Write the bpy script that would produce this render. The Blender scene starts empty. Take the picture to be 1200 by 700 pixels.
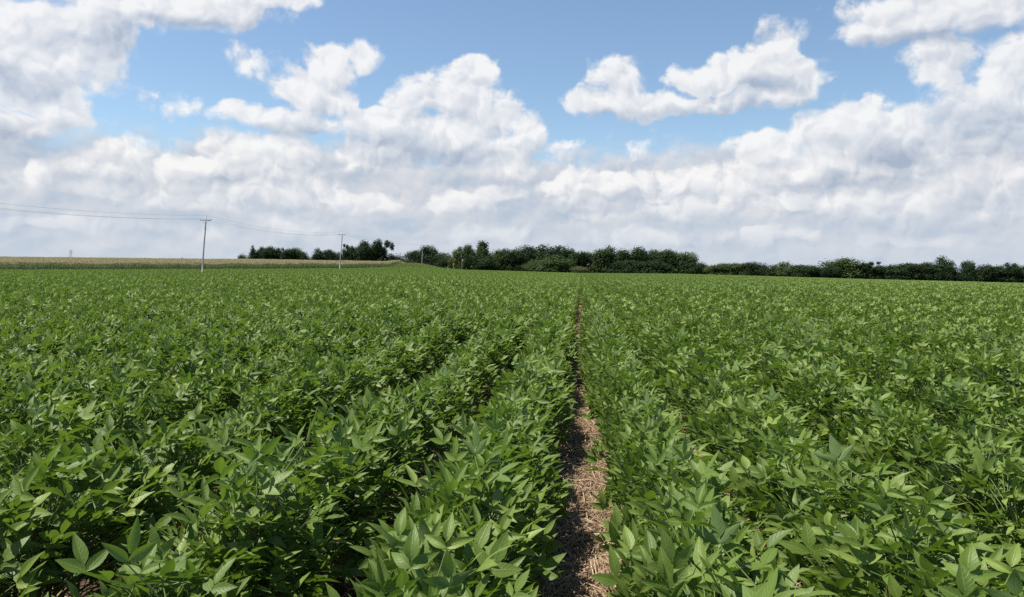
import bpy, math, os
import numpy as np
from mathutils import Vector, Matrix

R = math.radians
rng = np.random.default_rng(7)
scene = bpy.context.scene
col = scene.collection
SKYONLY = os.environ.get("SKYONLY") == "1"

# ------------------------------------------------------------------ camera
F = 873.0 / 1200.0
YAW, PITCH, ROLL = 5.2, 2.07, 0.65
CAM = Vector((0.0, 0.0, 1.34))
cam_d = bpy.data.cameras.new("camera")
cam_d.sensor_width = 36.0
cam_d.lens = 36.0 * F
cam_d.clip_start = 0.05
cam_d.clip_end = 30000.0
cam = bpy.data.objects.new("camera", cam_d)
col.objects.link(cam)
CROT = Matrix.Rotation(R(YAW), 4, 'Z') @ Matrix.Rotation(R(90 - PITCH), 4, 'X') @ Matrix.Rotation(R(ROLL), 4, 'Z')
cam.matrix_world = Matrix.Translation(CAM) @ CROT
scene.camera = cam
fwd = np.array([-math.sin(R(YAW)), math.cos(R(YAW))])
rgt = np.array([math.cos(R(YAW)), math.sin(R(YAW))])
CR = np.array(CROT.to_3x3())

def ray(px, py):
    d = CR @ np.array([(px - 600) / 873.0, (350 - py) / 873.0, -1.0])
    return d / np.linalg.norm(d)

def azel(px, py):
    d = ray(px, py)
    return math.degrees(math.atan2(d[0], d[1])), math.degrees(math.asin(d[2]))

def cpd(x, y):
    """world xy -> (column of the view at horizon height, depth)"""
    x = np.asarray(x, float) - CAM.x; y = np.asarray(y, float) - CAM.y
    d = x * fwd[0] + y * fwd[1]
    l = x * rgt[0] + y * rgt[1]
    dd = np.maximum(d, np.abs(l) * 0.25 + 1e-3)
    return 600 + 873 * l / dd, d

def at(px, d):
    l = (px - 600) / 873.0 * d
    p = np.array([CAM.x, CAM.y]) + fwd * d + rgt * l
    return float(p[0]), float(p[1])

def row_y(px, d, z):
    """image row of a point at column px, depth d, height z (small angles)"""
    return 318.4 + (px - 600) * math.tan(R(ROLL)) - (z - CAM.z) / d * 873

def height_for(px, d, py):
    return CAM.z + (318.4 + (px - 600) * math.tan(R(ROLL)) - py) / 873 * d

def sstep(a, b, v):
    t = np.clip((v - a) / (b - a), 0, 1)
    return t * t * (3 - 2 * t)

def terrain(x, y):
    p, d = cpd(x, y)
    r = np.hypot(np.asarray(x, float) - CAM.x, np.asarray(y, float) - CAM.y)
    p = np.clip(p, -800, 2000)
    a = np.interp(p, [-800, 0, 240, 400, 510, 600, 680, 800, 1000, 1200, 2000], [-.5, -.45, -.25, .2, 1.2, .85, .4, .55, -.35, -.9, -1.6])
    g = np.interp(p, [-800, 0, 300, 400, 470, 512, 545, 2000], [2.9, 3.3, 3.7, 3.3, 2.4, .8, 0, 0])
    mound = 1.5 * np.exp(-((p - 484) / 24.0) ** 2 - ((d - 285) / 32.0) ** 2)
    front = np.where(d > 0, 1.0, 0.0)
    return front * (a * sstep(40, 280, r) + g * sstep(150, 410, r) + mound)

def corn_front(p):
    return np.interp(p, [-400, 0, 505, 560], [140, 165, 262, 270])

def bean_limit(p):
    return np.where(p < 508, corn_front(p) - 4, np.interp(p, [508, 680, 1000, 1200, 1500], [300, 300, 230, 190, 170]))

# ------------------------------------------------------------------ helpers
def tag(o, label=None, cat=None, group=None, kind=None):
    if label: o["label"] = label
    if cat: o["category"] = cat
    if group: o["group"] = group
    if kind: o["kind"] = kind
    return o

def empty(name, loc, rz=0.0):
    o = bpy.data.objects.new(name, None)
    o.location = loc
    o.rotation_euler = (0, 0, rz)
    o.empty_display_size = 0.2
    col.objects.link(o)
    return o

class MB:
    """quad mesh buffer"""
    def __init__(s):
        s.v, s.f, s.uv, s.lv, s.m, s.n = [], [], [], [], [], 0
    def add(s, v, f, uv=None, lv=0.5, m=0):
        v = np.asarray(v, np.float32).reshape(-1, 3); f = np.asarray(f, np.int32).reshape(-1, 4)
        s.v.append(v); s.f.append(f + s.n)
        s.uv.append(np.zeros((len(v), 2), np.float32) if uv is None else np.asarray(uv, np.float32).reshape(-1, 2))
        s.lv.append(np.full(len(v), lv, np.float32) if np.isscalar(lv) else np.asarray(lv, np.float32))
        s.m.append(np.full(len(f), m, np.int32))
        s.n += len(v)
    def tube(s, pts, rad, k=6, m=0, lv=0.5, cap=True):
        pts = np.asarray(pts, float); n = len(pts)
        rad = np.full(n, rad, float) if np.isscalar(rad) else np.asarray(rad, float)
        tan = np.gradient(pts, axis=0); tan /= np.linalg.norm(tan, axis=1)[:, None] + 1e-9
        up = np.array([1.0, 0, 0]) if abs(tan[0][2]) > 0.8 else np.array([0, 0, 1.0])
        V = []
        for i in range(n):
            a = np.cross(tan[i], up); a /= np.linalg.norm(a) + 1e-9
            b = np.cross(tan[i], a)
            t = np.arange(k) * 2 * math.pi / k
            V.append(pts[i] + rad[i] * (np.cos(t)[:, None] * a + np.sin(t)[:, None] * b))
        Fc = []
        for i in range(n - 1):
            for j in range(k):
                Fc.append((i * k + j, i * k + (j + 1) % k, (i + 1) * k + (j + 1) % k, (i + 1) * k + j))
        V = np.concatenate(V)
        if cap and k >= 4 and k % 2 == 0:
            for base in (0, (n - 1) * k):
                for j in range(1, k - 2, 2):
                    Fc.append((base, base + j, base + j + 1, base + j + 2))
        s.add(V, Fc, None, lv, m)
    def box(s, c, h, rot=None, m=0, lv=.5):
        c = np.asarray(c, float); h = np.asarray(h, float)
        v = np.array([[x, y, z] for x in (-1, 1) for y in (-1, 1) for z in (-1, 1)], float) * h
        if rot is not None: v = v @ np.array(rot).T
        s.add(v + c, [(0, 1, 3, 2), (4, 6, 7, 5), (0, 4, 5, 1), (2, 3, 7, 6), (0, 2, 6, 4), (1, 5, 7, 3)], None, lv, m)
    def extend(s, o, M=None, t=(0, 0, 0), lvs=0.0):
        v, f, uv, lv, m = o.arrays()
        if M is not None: v = v @ np.asarray(M, np.float32).T
        s.v.append((v + np.asarray(t, np.float32)).astype(np.float32)); s.f.append(f + s.n); s.uv.append(uv)
        s.lv.append(np.clip(lv + lvs, 0, 1).astype(np.float32)); s.m.append(m); s.n += len(v)
    def arrays(s):
        return [np.concatenate(a) for a in (s.v, s.f, s.uv, s.lv, s.m)]
    def mesh(s, name, mats, smooth=True, points=None, src=None):
        v, f, uv, lv, m = s.arrays()
        npts = 0 if points is None else len(points["loc"])
        me = bpy.data.meshes.new(name)
        me.vertices.add(len(v) + npts)
        allv = v if not npts else np.concatenate([v, points["loc"].astype(np.float32)])
        me.vertices.foreach_set("co", allv.ravel())
        me.loops.add(len(f) * 4); me.polygons.add(len(f))
        me.loops.foreach_set("vertex_index", f.ravel())
        me.polygons.foreach_set("loop_start", np.arange(0, len(f) * 4, 4, dtype=np.int32))
        me.polygons.foreach_set("loop_total", np.full(len(f), 4, np.int32))
        me.polygons.foreach_set("material_index", m)
        me.polygons.foreach_set("use_smooth", np.full(len(f), smooth))
        ul = me.uv_layers.new(name="UVMap")
        ul.data.foreach_set("uv", uv[f.ravel()].astype(np.float32).ravel())
        at_ = me.attributes.new("leafv", 'FLOAT', 'POINT')
        at_.data.foreach_set("value", np.concatenate([lv, np.zeros(npts, np.float32)]))
        if npts:
            a = me.attributes.new("src", 'INT', 'POINT'); a.data.foreach_set("value", np.concatenate([src, np.full(npts, -1)]).astype(np.int32))
            a = me.attributes.new("pick", 'INT', 'POINT'); a.data.foreach_set("value", np.concatenate([src * 0, points["pick"]]).astype(np.int32))
            a = me.attributes.new("turn", 'FLOAT_VECTOR', 'POINT'); a.data.foreach_set("vector", np.concatenate([np.zeros((len(v), 3)), points["rot"]]).astype(np.float32).ravel())
            a = me.attributes.new("size", 'FLOAT_VECTOR', 'POINT'); a.data.foreach_set("vector", np.concatenate([np.ones((len(v), 3)), points["scl"]]).astype(np.float32).ravel())
        for mt in mats: me.materials.append(mt)
        me.update(calc_edges=True)
        me.validate()
        return me
    def build(s, name, mats, parent=None, loc=None, smooth=True):
        o = bpy.data.objects.new(name, s.mesh(name, mats if isinstance(mats, (list, tuple)) else [mats], smooth))
        col.objects.link(o)
        if parent is not None: o.parent = parent
        if loc is not None: o.location = loc
        return o

def scatter(name, variants, points, mats):
    """one object: source shapes and scatter points in one mesh, instanced by a node tree"""
    big = MB(); src = []
    for k, b in enumerate(variants):
        big.extend(b); src.append(np.full(b.n, k))
    me = big.mesh(name, mats, True, points, np.concatenate(src))
    o = bpy.data.objects.new(name, me); col.objects.link(o)
    ng = bpy.data.node_groups.new(name + "_scatter", 'GeometryNodeTree')
    ng.interface.new_socket("Geometry", in_out='INPUT', socket_type='NodeSocketGeometry')
    ng.interface.new_socket("Geometry", in_out='OUTPUT', socket_type='NodeSocketGeometry')
    N, L = ng.nodes, ng.links
    gi, go = N.new('NodeGroupInput'), N.new('NodeGroupOutput')
    def attr(nm, ty):
        n = N.new('GeometryNodeInputNamedAttribute'); n.data_type = ty; n.inputs["Name"].default_value = nm
        return n.outputs["Attribute"]
    def sep(k):
        s = N.new('GeometryNodeSeparateGeometry'); s.domain = 'POINT'
        c = N.new('FunctionNodeCompare'); c.data_type = 'INT'; c.operation = 'EQUAL'
        L.new(attr("src", 'INT'), c.inputs[2]); c.inputs[3].default_value = k
        L.new(gi.outputs[0], s.inputs["Geometry"]); L.new(c.outputs[0], s.inputs["Selection"])
        return s.outputs["Selection"]
    j = N.new('GeometryNodeJoinGeometry')
    for k in reversed(range(len(variants))):      # a multi-input socket lists its newest link first
        g = N.new('GeometryNodeGeometryToInstance'); L.new(sep(k), g.inputs[0]); L.new(g.outputs[0], j.inputs[0])
    ip = N.new('GeometryNodeInstanceOnPoints')
    L.new(sep(-1), ip.inputs["Points"]); L.new(j.outputs[0], ip.inputs["Instance"])
    ip.inputs["Pick Instance"].default_value = True
    L.new(attr("pick", 'INT'), ip.inputs["Instance Index"])
    e2r = N.new('FunctionNodeEulerToRotation'); L.new(attr("turn", 'FLOAT_VECTOR'), e2r.inputs[0]); L.new(e2r.outputs[0], ip.inputs["Rotation"])
    L.new(attr("size", 'FLOAT_VECTOR'), ip.inputs["Scale"])
    L.new(ip.outputs[0], go.inputs[0])
    md = o.modifiers.new("scatter", 'NODES'); md.node_group = ng
    return o

# ------------------------------------------------------------------ node expression helper
class X:
    T = None
    def __init__(s, sock): s.s = sock
    @staticmethod
    def put(inp, v):
        if isinstance(v, X): X.T.links.new(v.s, inp)
        else: inp.default_value = v
    @staticmethod
    def m(op, *a, clamp=False):
        n = X.T.nodes.new('ShaderNodeMath'); n.operation = op; n.use_clamp = clamp
        for i, v in enumerate(a): X.put(n.inputs[i], v)
        return X(n.outputs[0])
    def __add__(s, o): return X.m('ADD', s, o)
    __radd__ = __add__
    def __sub__(s, o): return X.m('SUBTRACT', s, o)
    def __rsub__(s, o): return X.m('SUBTRACT', o, s)
    def __mul__(s, o): return X.m('MULTIPLY', s, o)
    __rmul__ = __mul__

def vm(op, *a, out=0):
    n = X.T.nodes.new('ShaderNodeVectorMath'); n.operation = op
    for i, v in enumerate(a): X.put(n.inputs[i], v)
    return X(n.outputs[out])

def noise(vec, scale, detail=2.0, rough=0.5, dim='3D', color=False):
    n = X.T.nodes.new('ShaderNodeTexNoise'); n.noise_dimensions = dim
    X.put(n.inputs['Vector'], vec)
    n.inputs['Scale'].default_value = scale; n.inputs['Detail'].default_value = detail; n.inputs['Roughness'].default_value = rough
    return X(n.outputs['Color' if color else 'Fac'])

def sms(v, a, b):
    n = X.T.nodes.new('ShaderNodeMapRange'); n.interpolation_type = 'SMOOTHSTEP'
    X.put(n.inputs[0], v); n.inputs[1].default_value = a; n.inputs[2].default_value = b
    return X(n.outputs[0])

def mixc(f, a, b):
    n = X.T.nodes.new('ShaderNodeMix'); n.data_type = 'RGBA'
    X.put(n.inputs[0], f); X.put(n.inputs[6], a); X.put(n.inputs[7], b)
    return X(n.outputs[2])

def c4(c): return (c[0], c[1], c[2], 1.0)

def new_mat(name):
    m = bpy.data.materials.new(name); m.use_nodes = True
    m.node_tree.nodes.clear(); X.T = m.node_tree
    return m

def out(shader):
    o = X.T.nodes.new('ShaderNodeOutputMaterial'); X.T.links.new(shader, o.inputs['Surface'])

def principled(color, rough=0.6, spec=0.4, normal=None):
    p = X.T.nodes.new('ShaderNodeBsdfPrincipled')
    X.put(p.inputs['Base Color'], color); X.put(p.inputs['Roughness'], rough); p.inputs['Specular IOR Level'].default_value = spec
    if normal is not None: X.put(p.inputs['Normal'], normal)
    return p.outputs[0]

def bump(h, strength=0.5, dist=0.01):
    b = X.T.nodes.new('ShaderNodeBump'); X.put(b.inputs['Height'], h); b.inputs['Strength'].default_value = strength; b.inputs['Distance'].default_value = dist
    return X(b.outputs[0])

def attr(nm):
    a = X.T.nodes.new('ShaderNodeAttribute'); a.attribute_name = nm
    return X(a.outputs['Fac'])

def obj_random():
    return X(X.T.nodes.new('ShaderNodeObjectInfo').outputs['Random'])

def texco(which):
    return X(X.T.nodes.new('ShaderNodeTexCoord').outputs[which])

def position():
    return X(X.T.nodes.new('ShaderNodeNewGeometry').outputs['Position'])

def backface():
    return X(X.T.nodes.new('ShaderNodeNewGeometry').outputs['Backfacing'])

def split(v):
    n = X.T.nodes.new('ShaderNodeSeparateXYZ'); X.put(n.inputs[0], v)
    return [X(o) for o in n.outputs]

def join(x, y, z=0.0):
    n = X.T.nodes.new('ShaderNodeCombineXYZ')
    for i, v in enumerate((x, y, z)): X.put(n.inputs[i], v)
    return X(n.outputs[0])

def leaf_shader(color, trans_color, tfac, rough, spec, normal=None):
    p = principled(color, rough, spec, normal)
    t = X.T.nodes.new('ShaderNodeBsdfTranslucent'); X.put(t.inputs['Color'], trans_color)
    m = X.T.nodes.new('ShaderNodeMixShader'); X.put(m.inputs[0], tfac)
    X.T.links.new(p, m.inputs[1]); X.T.links.new(t.outputs[0], m.inputs[2])
    return m.outputs[0]

# ------------------------------------------------------------------ light
SUN_AZ, SUN_EL = -100.0, 64.0          # degrees from +Y, negative = left
sd = Vector((math.sin(R(SUN_AZ)) * math.cos(R(SUN_EL)), math.cos(R(SUN_AZ)) * math.cos(R(SUN_EL)), math.sin(R(SUN_EL))))
sun_l = bpy.data.lights.new("sun", 'SUN'); sun_l.energy = 5.0; sun_l.angle = R(0.53); sun_l.color = (1.0, 0.95, 0.87)
sun = bpy.data.objects.new("sun", sun_l); sun.rotation_euler = sd.to_track_quat('Z', 'Y').to_euler(); sun.location = (0, 0, 60)
col.objects.link(sun)

world = bpy.data.worlds.new("World"); scene.world = world; world.use_nodes = True
wt = world.node_tree; wt.nodes.clear(); X.T = wt
SKY_STRENGTH = 0.11
EXPOSURE = 0.6
sky = wt.nodes.new('ShaderNodeTexSky'); sky.sky_type = 'NISHITA'; sky.sun_disc = False
sky.sun_elevation = R(SUN_EL); sky.sun_rotation = R(SUN_AZ)
sky.air_density = 1.0; sky.dust_density = 0.4; sky.ozone_density = 1.6
dirv = texco('Generated')
dx, dy, dz = split(dirv)
az = X.m('ARCTAN2', dx, dy) * (180 / math.pi)
el = X.m('ARCSINE', dz) * (180 / math.pi)
P = join(az, el, 0.0)
px2deg = 0.0656

def blob_field(Pv, blobs):
    cur = None
    for q in blobs:
        bx, by, rx, ry = q[:4]; amp = q[4] if len(q) > 4 else 1.0
        a, e = azel(bx, by)
        sx, sy = 1 / (rx * px2deg), 1 / (ry * px2deg)
        l = vm('LENGTH', vm('MULTIPLY_ADD', Pv, (sx, sy, 0), (-a * sx, -e * sy, 0)), out=1)
        if amp != 1.0: l = l * amp + (1.0 - amp)
        cur = l if cur is None else X.m('MINIMUM', cur, l)
    return 1.0 - cur

def voro(Pv, sc, smooth):
    n = X.T.nodes.new('ShaderNodeTexVoronoi'); n.voronoi_dimensions = '2D'; n.feature = 'SMOOTH_F1'
    X.put(n.inputs['Vector'], Pv); n.inputs['Scale'].default_value = sc; n.inputs['Smoothness'].default_value = smooth
    return X(n.outputs['Distance'])

def billow(Pv, s):
    """rounded puffs, large ones carrying smaller ones"""
    acc = None
    for k, (sc, w, sm) in enumerate(((s, 1.0, .75), (s * 2.3, .50, .6), (s * 5.2, .17, .5))):
        d = voro(vm('ADD', Pv, (13.7 * k, 5.1 * k, 0)), sc, sm)
        t = (1.0 - d * d * 1.6) * w
        acc = t if acc is None else acc + t
    return acc * 0.575

front = [  # bold cumulus heads (pixels of the photograph give directions; columns x, row y, half sizes)
    (20, 70, 90, 46), (75, 25, 85, 42), (135, 8, 60, 26), (98, 56, 40, 26), (235, 8, 90, 22), (320, -4, 50, 16),
    (42, 116, 58, 28), (78, 106, 26, 20), (0, 140, 44, 24), (40, 205, 26, 12, .5),
    (288, 72, 32, 15, .30), (205, 121, 22, 9, .18), (150, 192, 56, 24, .8), (135, 176, 26, 14, .6),
    (425, 66, 24, 18), (388, 76, 32, 26), (365, 108, 44, 28), (300, 134, 50, 14, .8), (350, 142, 60, 16, .8), (400, 118, 28, 18, .7),
    (552, 86, 36, 22), (505, 112, 50, 28), (530, 112, 46, 34), (450, 140, 62, 22), (572, 136, 56, 34), (510, 160, 120, 30), (622, 158, 28, 32), (440, 175, 70, 26, .8), (600, 185, 50, 34, .8),
    (275, 178, 58, 24), (330, 178, 58, 22), (235, 198, 60, 24), (300, 215, 100, 30, .8), (190, 238, 46, 14, .6), (240, 240, 60, 16, .6),
    (722, 90, 36, 28), (692, 122, 34, 16), (755, 122, 60, 18), (910, 52, 32, 30), (878, 78, 54, 28), (830, 92, 46, 20), (936, 90, 36, 28), (820, 120, 110, 13, .8), (895, 114, 55, 16),
    (1110, 8, 110, 32), (1015, 38, 46, 14, .8), (1060, 28, 60, 20), (1105, 68, 44, 34), (1188, 78, 40, 42), (1118, 112, 22, 14, .6),
    (1008, 138, 38, 24), (970, 156, 60, 24), (895, 172, 44, 28), (930, 195, 70, 24), (1055, 160, 60, 30), (1150, 170, 90, 50), (1010, 190, 110, 30), (1090, 235, 150, 30, .7), (1180, 120, 50, 40),
    (755, 164, 22, 16, .20), (652, 172, 24, 16, .2), (700, 212, 70, 14, .8), (790, 210, 70, 16, .7), (1010, 228, 110, 14, .5), (1150, 205, 60, 16, .6),
    (545, 238, 52, 15, .8), (585, 228, 30, 14, .7), (700, 246, 44, 16, .8), (672, 234, 26, 12, .8), (650, 220, 34, 12, .7), (800, 244, 60, 15, .8), (770, 230, 30, 14, .8), (860, 224, 44, 15, .8),
    (420, 238, 46, 14, .8), (390, 226, 26, 12, .8), (930, 236, 56, 13, .8), (1010, 240, 40, 14, .8), (1160, 258, 50, 13, .8), (1080, 280, 70, 10, .7), (340, 264, 60, 11, .7), (120, 222, 30, 12, .6), (70, 262, 60, 10, .5), (560, 274, 70, 11, .6), (760, 278, 70, 11, .6), (900, 276, 60, 10, .6), (230, 270, 50, 9, .6),
]
shade = [  # undersides and shaded bodies
    (505, 180, 105, 17), (440, 165, 70, 12), (570, 215, 60, 14, .6), (1010, 207, 75, 16), (1060, 185, 50, 26), (1090, 262, 120, 15), (960, 262, 50, 12, .7),
    (700, 140, 50, 9), (850, 128, 110, 10), (900, 104, 40, 12, .7), (1090, 46, 90, 10), (1040, 48, 50, 8), (1150, 140, 60, 16, .7), (1180, 165, 70, 24, .8),
    (20, 165, 80, 22, .7), (60, 230, 120, 26, .5), (130, 45, 60, 24, .8), (240, 28, 90, 8, .8), (10, 100, 60, 12, .7), (350, 152, 60, 10), (410, 205, 60, 14, .7), (280, 212, 80, 10, .7),
    (680, 245, 60, 16, .7), (800, 262, 70, 12, .6), (590, 255, 60, 14, .6), (440, 262, 50, 10, .6), (1160, 232, 60, 14, .7), (250, 258, 90, 12, .5),
]
warp = vm('SUBTRACT', noise(P, 0.28, 2.0, 0.5, color=True), (0.5, 0.5, 0.5))
warp2 = vm('SUBTRACT', noise(P, 1.3, 3.0, 0.6, color=True), (0.5, 0.5, 0.5))
Pw = vm('MULTIPLY_ADD', warp, (3.4, 2.2, 0), P)
Pf = vm('MULTIPLY_ADD', warp2, (0.9, 0.9, 0), Pw)
Ls = (-0.30, 0.45, 0.0)
bl0 = billow(Pf, 0.36)
bl1 = billow(vm('ADD', Pf, Ls), 0.36)
f0 = blob_field(Pw, front)
fine = noise(P, 1.1, 5.0, 0.58)
wisp = noise(vm('MULTIPLY', Pw, (0.7, 1.3, 1)), 0.8, 5.0, 0.6)
h0 = f0 + (bl0 - 0.70) * 0.60
edge = h0 + (fine - 0.5) * 0.55
mask_f = sms(edge * sms(wisp, 0.75, 0.2) * 1.3 + edge * 0.25, -0.08, 0.23)
rel = bl0 - bl1
topness = sms(f0, 0.85, 0.0)
f1 = blob_field(vm('ADD', Pw, (-0.55, 1.05, 0)), front)
body = X.m('MAXIMUM', X.m('MINIMUM', f0 - f1, 0.8), -0.6)
sh = sms(blob_field(vm('MULTIPLY_ADD', warp, (5.5, 2.6, 0), P), shade) + (fine - 0.5) * 0.9 + (bl0 - 0.7) * 0.5, -0.35, 0.85)
lit = X.m('ADD', rel * 1.15 + body * 0.34 + topness * 0.12 + (fine - 0.5) * 0.10 + (wisp - 0.5) * 0.12, 0.68)
lit = X.m('SUBTRACT', lit, sh * 0.50, clamp=True)
# hazy layers of far cloud low over the horizon
Ph = vm('MULTIPLY', vm('MULTIPLY_ADD', warp2, (0.8, 0.8, 0), P), (0.75, 1.25, 1.0))
hb0 = noise(Ph, 0.42, 3.0, 0.5)
hb1 = noise(vm('ADD', Ph, (-0.22, 0.50, 0)), 0.42, 3.0, 0.5)
lowb = sms(el, 14.0, 4.5)
mottle = noise(vm('MULTIPLY', Pw, (0.75, 1.25, 1.0)), 0.24, 2.0, 0.5)
mask_h = sms(hb0 * 0.70 + lowb * 0.85, 0.66, 1.0)
hlit = X.m('ADD', (hb0 - hb1) * 1.2 + (bl0 - bl1) * 0.65 + (fine - .5) * .15 + (mottle - 0.5) * 1.1, 0.46, clamp=True)
hlit = X.m('SUBTRACT', hlit, sh * 0.20, clamp=True)
K = 1.0 / SKY_STRENGTH / 2 ** EXPOSURE
def kc(r, g, b): return (r * K, g * K, b * K, 1)
hcol = mixc(hlit, kc(.43, .525, .65), kc(.84, .815, .81))
fcol = mixc(lit, kc(.40, .47, .59), kc(.97, .96, .95))
haze_c = kc(.57, .645, .745)
skyc = vm('MULTIPLY', X(sky.outputs[0]), (0.86, 0.90, 0.895))
base = mixc(mask_h, skyc, hcol)
# the bold clouds sink into the haze towards the horizon
fade = sms(el, -1.5, 5.5)
base = mixc(mask_f * (fade * 0.80 + 0.10), base, fcol)
base = mixc(sms(el, 7.5, -0.5) * 0.62, base, haze_c)
bg = wt.nodes.new('ShaderNodeBackground'); X.put(bg.inputs['Color'], base); bg.inputs['Strength'].default_value = SKY_STRENGTH
wo = wt.nodes.new('ShaderNodeOutputWorld'); wt.links.new(bg.outputs[0], wo.inputs['Surface'])
world.cycles.sampling_method = 'MANUAL'; world.cycles.sample_map_resolution = 256

scene.view_settings.view_transform = 'Standard'
scene.view_settings.look = 'None'
scene.view_settings.gamma = 1.0
scene.view_settings.exposure = EXPOSURE
scene.cycles.use_denoising = False
scene.cycles.max_bounces = 6
scene.cycles.diffuse_bounces = 3
scene.cycles.glossy_bounces = 2
scene.cycles.transmission_bounces = 3

# ------------------------------------------------------------------ materials
# soil
M_soil = new_mat("field_soil")
pos = position()
n1 = noise(pos, 1.1, 4.0, .6); n2 = noise(pos, 24.0, 5.0, .65)
cs = mixc(sms(n2, .3, .7), (.055, .035, .024, 1), (.13, .088, .06, 1))
cs = mixc(sms(n1, .4, .75) * .5, cs, (.18, .125, .09, 1))
dist_ = vm('LENGTH', pos, out=1)
gcol = mixc(n1, (.035, .06, .02, 1), (.075, .10, .035, 1))
cs = mixc(sms(dist_, 150, 200), cs, gcol)
out(principled(cs, .95, .1, bump(n2, .9, .03)))

# straw
M_straw = new_mat("straw")
lv = attr("leafv")
cs = mixc(sms(lv, 0, .5), (.115, .070, .042, 1), (.30, .205, .125, 1))
cs = mixc(sms(lv, .55, 1.0), cs, (.52, .39, .25, 1))
out(leaf_shader(cs, (.35, .22, .14, 1), .1, .75, .25))

# soybean leaf
M_leaf = new_mat("soybean_leaf")
lv = attr("leafv"); rnd = obj_random()
uvx, uvy, _ = split(texco('UV'))
ax = X.m('ABSOLUTE', uvx - 0.5) * 2.0
vein = X.m('FRACT', uvy * 7.0 - ax * 1.7)
vein = sms(X.m('ABSOLUTE', vein - 0.5), 0.36, 0.5)
mid = sms(ax, 0.12, 0.02)
spot = noise(texco('Generated'), 9.0, 3.0, .6)
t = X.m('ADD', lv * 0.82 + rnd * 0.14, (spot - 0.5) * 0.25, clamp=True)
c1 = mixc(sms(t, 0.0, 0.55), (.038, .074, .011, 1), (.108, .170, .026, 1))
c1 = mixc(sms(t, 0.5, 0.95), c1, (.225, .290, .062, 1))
c1 = mixc(sms(lv, .93, .97), c1, (.19, .25, .05, 1))
c1 = mixc(X.m('MAXIMUM', mid * .55, vein * .28), c1, (.20, .27, .070, 1))
c1 = mixc(backface() * 0.6, c1, (.115, .175, .068, 1))
fieldn = noise(position(), .06, 3.0, .55)
c1 = mixc(sms(fieldn, .35, .7) * .35, c1, vm('MULTIPLY', c1, (1.35, 1.18, .9)))
tc = mixc(t, (.11, .21, .014, 1), (.23, .37, .03, 1))
nb = bump(vein + mid, .35, .002)
out(leaf_shader(c1, tc, .27, .47, .30, nb))

M_stem = new_mat("soybean_stem")
lv = attr("leafv")
out(principled(mixc(lv, (.12, .085, .04, 1), (.13, .19, .06, 1)), .7, .25))

# corn
M_corn = new_mat("corn_leaf")
lv = attr("leafv")
out(leaf_shader(mixc(lv, (.045, .085, .022, 1), (.12, .155, .045, 1)), (.14, .2, .04, 1), .25, .5, .35))
M_tassel = new_mat("corn_tassel")
lv = attr("leafv")
out(leaf_shader(mixc(lv, (.34, .29, .15, 1), (.56, .48, .28, 1)), (.36, .32, .17, 1), .25, .8, .1))

# verge grass
M_grass = new_mat("verge_grass")
lv = attr("leafv")
out(leaf_shader(mixc(lv, (.08, .12, .028, 1), (.19, .22, .06, 1)), (.16, .22, .04, 1), .25, .6, .25))

# trees
def tree_mat(name, a, b, tr):
    m = new_mat(name)
    lv = attr("leafv"); rnd = obj_random()
    c = mixc(X.m('ADD', lv * .8, rnd * .3, clamp=True), a, b)
    out(leaf_shader(c, tr, .18, .8, .08))
    return m
M_td = tree_mat("dark_tree_leaves", (.017, .034, .014, 1), (.042, .066, .025, 1), (.03, .055, .012, 1))
M_tm = tree_mat("mid_tree_leaves", (.040, .066, .022, 1), (.085, .115, .040, 1), (.05, .085, .018, 1))
M_tl = tree_mat("pale_tree_leaves", (.060, .090, .030, 1), (.12, .16, .055, 1), (.10, .14, .03, 1))
M_tb = tree_mat("brownish_bush_leaves", (.075, .080, .034, 1), (.13, .125, .055, 1), (.08, .09, .02, 1))
M_bark = new_mat("bark")
n2 = noise(texco('Object'), 6.0, 4.0, .6)
out(principled(mixc(n2, (.05, .04, .03, 1), (.14, .115, .09, 1)), .95, .1))

# pole things
M_wood = new_mat("weathered_wood")
ox, oy, oz = split(texco('Object'))
gr = noise(join(ox * 14.0, oy * 14.0, oz * 0.7), 1.0, 4.0, .6)
out(principled(mixc(gr, (.33, .31, .29, 1), (.55, .52, .49, 1)), .85, .2))
M_wood2 = new_mat("crossarm_wood")
gr = noise(texco('Object'), 5.0, 4.0, .6)
out(principled(mixc(gr, (.17, .15, .13, 1), (.30, .27, .24, 1)), .85, .2))
M_porc = new_mat("porcelain"); out(principled((.30, .31, .33, 1), .25, .5))
M_steel = new_mat("galvanised_steel")
gr = noise(texco('Object'), 3.0, 3.0, .6)
out(principled(mixc(gr, (.30, .31, .32, 1), (.42, .43, .44, 1)), .5, .5))
M_wire = new_mat("wire"); out(principled((.22, .22, .23, 1), .5, .4))
M_yel = new_mat("yellow_sign"); out(principled((.75, .52, .05, 1), .5, .4))

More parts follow.
